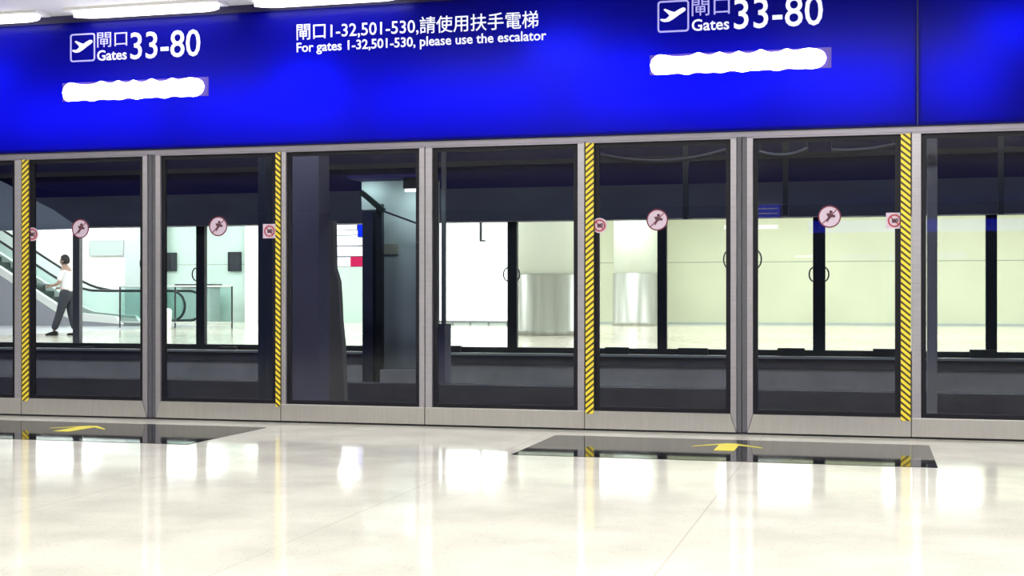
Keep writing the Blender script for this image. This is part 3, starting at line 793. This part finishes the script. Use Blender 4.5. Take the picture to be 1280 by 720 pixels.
# side view: walking to -x. y = across the body
bv = [(.02, 0, .95), (.02, 0, 1.12), (.01, 0, 1.32), (0, 0, 1.44), (-.03, 0, 1.53), (-.05, 0, 1.62),       # 0-5 pelvis..head
      (0, -.17, 1.40), (-.06, -.20, 1.14), (-.29, -.14, 1.08),                                          # 6-8 near arm
      (0, .17, 1.40), (-.02, .20, 1.13), (-.24, .15, 1.05),                                              # 9-11 far arm
      (.02, -.09, .90), (-.11, -.09, .50), (-.26, -.09, .09),                                             # 12-14 near leg forward
      (.02, .09, .90), (.06, .09, .50), (.16, .09, .10)]                                                # 15-17 far leg back
be = [(0, 1), (1, 2), (2, 3), (3, 4), (4, 5), (3, 6), (6, 7), (7, 8), (3, 9), (9, 10), (10, 11), (0, 12), (12, 13), (13, 14), (0, 15), (15, 16), (16, 17)]
br = [(.12, .14), (.11, .14), (.12, .16), (.10, .13), .05, .075, .055, .043, .03, .055, .043, .03, .085, .058, .04, .085, .058, .04]
skin_mesh('body', bv, be, br, 'skin', per)
# head with profile
bm = bmesh.new(); bmesh.ops.create_uvsphere(bm, u_segments=20, v_segments=14, radius=.1)
for v in bm.verts:
    v.co.x *= 1.0; v.co.y *= .8; v.co.z *= 1.22
    if v.co.z < -.02: v.co.x *= 1 - .25 * min(1, (-v.co.z) / .12); v.co.x -= .012
    v.co += Vector((-.05, 0, 1.635))
bmesh.ops.create_cone(bm, segments=8, radius1=.016, radius2=.004, depth=.035, matrix=Matrix.Translation((-.158, 0, 1.625)) @ Matrix.Rotation(math.radians(-90), 4, 'Y'))
for sgn in (-1, 1):
    bmesh.ops.create_uvsphere(bm, u_segments=8, v_segments=6, radius=.022, matrix=Matrix.Translation((-.03, sgn * .08, 1.625)))
obj('head', bm, 'skin', per, smooth=True)
for sgn in (-1, 1):
    bm = bmesh.new(); bmesh.ops.create_uvsphere(bm, u_segments=8, v_segments=6, radius=.011, matrix=Matrix.Translation((-.138, sgn * .032, 1.645)))
    obj('eye', bm, 'hair', per)
obj('mouth', B(-.146, -.135, -.02, .02, 1.578, 1.584), 'red', per)
bm = bmesh.new(); bmesh.ops.create_uvsphere(bm, u_segments=20, v_segments=14, radius=.112)
for v in list(bm.verts):
    v.co.y *= .84; v.co.z *= 1.14
bmesh.ops.delete(bm, geom=[v for v in bm.verts if v.co.z < -.085 + 0 * v.co.x or (v.co.x < -.035 and v.co.z < .035)], context='VERTS')
bmesh.ops.solidify(bm, geom=bm.faces[:], thickness=.012)
for v in bm.verts: v.co += Vector((-.035, 0, 1.655))
obj('hair', bm, 'hair', per, smooth=True)
skin_mesh('shirt', [(.02, 0, .90), (.02, 0, 1.14), (.01, 0, 1.32), (0, 0, 1.44), (0, -.17, 1.41), (-.045, -.20, 1.18), (0, .17, 1.41), (-.02, .20, 1.17)],
          [(0, 1), (1, 2), (2, 3), (3, 4), (4, 5), (3, 6), (6, 7)], [(.16, .175), (.15, .17), (.14, .185), (.085, .12), .075, .062, .075, .062], 'shirt', per)
skin_mesh('trousers', [(.02, 0, .98), (.02, -.09, .86), (-.10, -.09, .50), (-.255, -.09, .12), (.02, .09, .86), (.06, .09, .50), (.155, .09, .13), (.02, 0, 1.06)],
          [(7, 0), (0, 1), (1, 2), (2, 3), (0, 4), (4, 5), (5, 6)], [(.15, .165), .125, .09, .075, .125, .09, .075, (.13, .15)], 'trousers', per)
def shoe(x, y, z, pitch):
    prof = [(.09, 0), (.10, .04), (.07, .10), (.0, .10), (-.08, .06), (-.17, .045), (-.20, .02), (-.195, 0)]
    bm = prism(bmesh.new(), prof, -.045, .045)
    bmesh.ops.bevel(bm, geom=bm.edges[:], offset=.012, segments=2, affect='EDGES')
    bmesh.ops.rotate(bm, verts=bm.verts, cent=(-.15, 0, 0), matrix=Matrix.Rotation(pitch, 3, 'Y'))
    o = obj('shoe', bm, 'shoe', per, (x, y, z), smooth=False)
shoe(-.25, -.09, .002, 0.0); shoe(.16, .09, .002, 0.22)
for nm, (hx, hy, hz_) in (('hand', (-.31, -.135, 1.075)), ('hand', (-.26, .145, 1.045))):
    v = [(0.03, 0, 0), (-.03, 0, -.002)]; e = [(0, 1)]; r = [.026, .03]
    for k in range(4):
        y = -.030 + .020 * k; b = len(v); v += [(-.055, y, -.004), (-.085, y, -.018), (-.088, y, -.045 + .004 * k)]; e += [(1, b), (b, b + 1), (b + 1, b + 2)]; r += [.011, .0095, .0085]
    b = len(v); v += [(-.01, -.03, .01), (-.045, -.045, .015), (-.065, -.035, .0)]; e += [(0, b), (b, b + 1), (b + 1, b + 2)]; r += [.013, .011, .009]
    h = skin_mesh('hand', v, e, r, 'skin', per, root=0, sub=1); h.location = (hx, hy, hz_)
fo = tag(obj('folder', B(-.16, .06, -.16, .16, -.012, .012, bev=.004), 'grey_item'), 'grey folder held level by the walking person', 'folder')
fo.location = (PXw - .50, PYw, 1.185); fo.rotation_euler = (0, math.radians(8), 0)

# ---------------------------------------------------------------- opposite side of the near platform (seen only as reflections in the glass)
YR = -13.95; YM = 2 * D - YR
def mx(px): return fx(px, YM)
def mz(px, py): return fz(px, py, YM)
t = thing('rear_sign', 'blue backlit sign on the opposite side of the platform, reflected in the right panes', 'sign', (0, 0, 0))
obj('blue_face', B(mx(948), mx(975), YR - .05, YR, mz(960, 272), mz(960, 250)), 'back_blue', t)
obj('lit_lines', (lambda bm: [box(bm, mx(948), mx(972), YR, YR + .01, mz(960, q + 1.6), mz(960, q)) for q in (254, 260, 266)] and bm)(bmesh.new()), 'board_white', t)
t = thing('rear_sign_band', 'blue backlit sign band on the opposite side, reflected low in the right panes', 'sign', (0, 0, 0))
obj('blue_face', B(mx(1010), mx(1300), YR - .05, YR, mz(1100, 290), mz(1100, 275)), 'back_blue', t)
t = thing('rear_display', 'white display strip on the opposite side, reflected by the joint of the right doors', 'display', (0, 0, 0))
obj('lit_strip', B(mx(905), mx(972), YR - .05, YR, mz(960, 286), mz(960, 281)), 'led', t)

# ---------------------------------------------------------------- light
for ix in range(5):
    for iy in range(3):
        area('ceiling_light', (-9.5 + 3.2 * ix, .5 + 3.0 * iy, 3.045), 1.6, .35, 27 + 11 * ix, (1, .985, .95))
for ix in range(9):
    for iy in range(3):
        area('hall_light', (-26 + 4.6 * ix, 24.5 + 7.5 * iy, 4.4), 2.6, 1.2, 205, (.98, 1, .95))
for ix in range(5):
    area('trackway_fill', (-16 + 5 * ix, 12.5, 4.3), 1.2, .25, 40, (.8, .85, 1))  # unseen fill lights added to lift the dark trackway
    area('trackway_fill', (-18 + 5 * ix, 17.0, 4.3), 1.2, .25, 40, (.8, .85, 1))
area('wall_fill', (fx(60, 41.5), 41.5, 4.3), 5.5, .4, 240, (1, 1, 1), (math.radians(50), 0, 0))  # unseen fill added to brighten the left end of the far wall
area('wall_fill', (fx(314, 42.5), 42.5, 4.3), .8, .3, 70, (1, 1, 1), (math.radians(40), 0, 0))  # unseen fill added to whiten the narrow wall strip
w = bpy.data.worlds.new('world'); sc.world = w; w.use_nodes = True
w.node_tree.nodes['Background'].inputs[0].default_value = (.5, .52, .6, 1); w.node_tree.nodes['Background'].inputs[1].default_value = .04

vs = sc.view_settings
vs.view_transform = 'Standard'; vs.look = 'None'; vs.gamma = 1; vs.exposure = 0; vs.use_curve_mapping = False
sc.cycles.transparent_max_bounces = 24
sc.cycles.max_bounces = 8
sc.cycles.use_denoising = True
sc.cycles.sample_clamp_indirect = 6
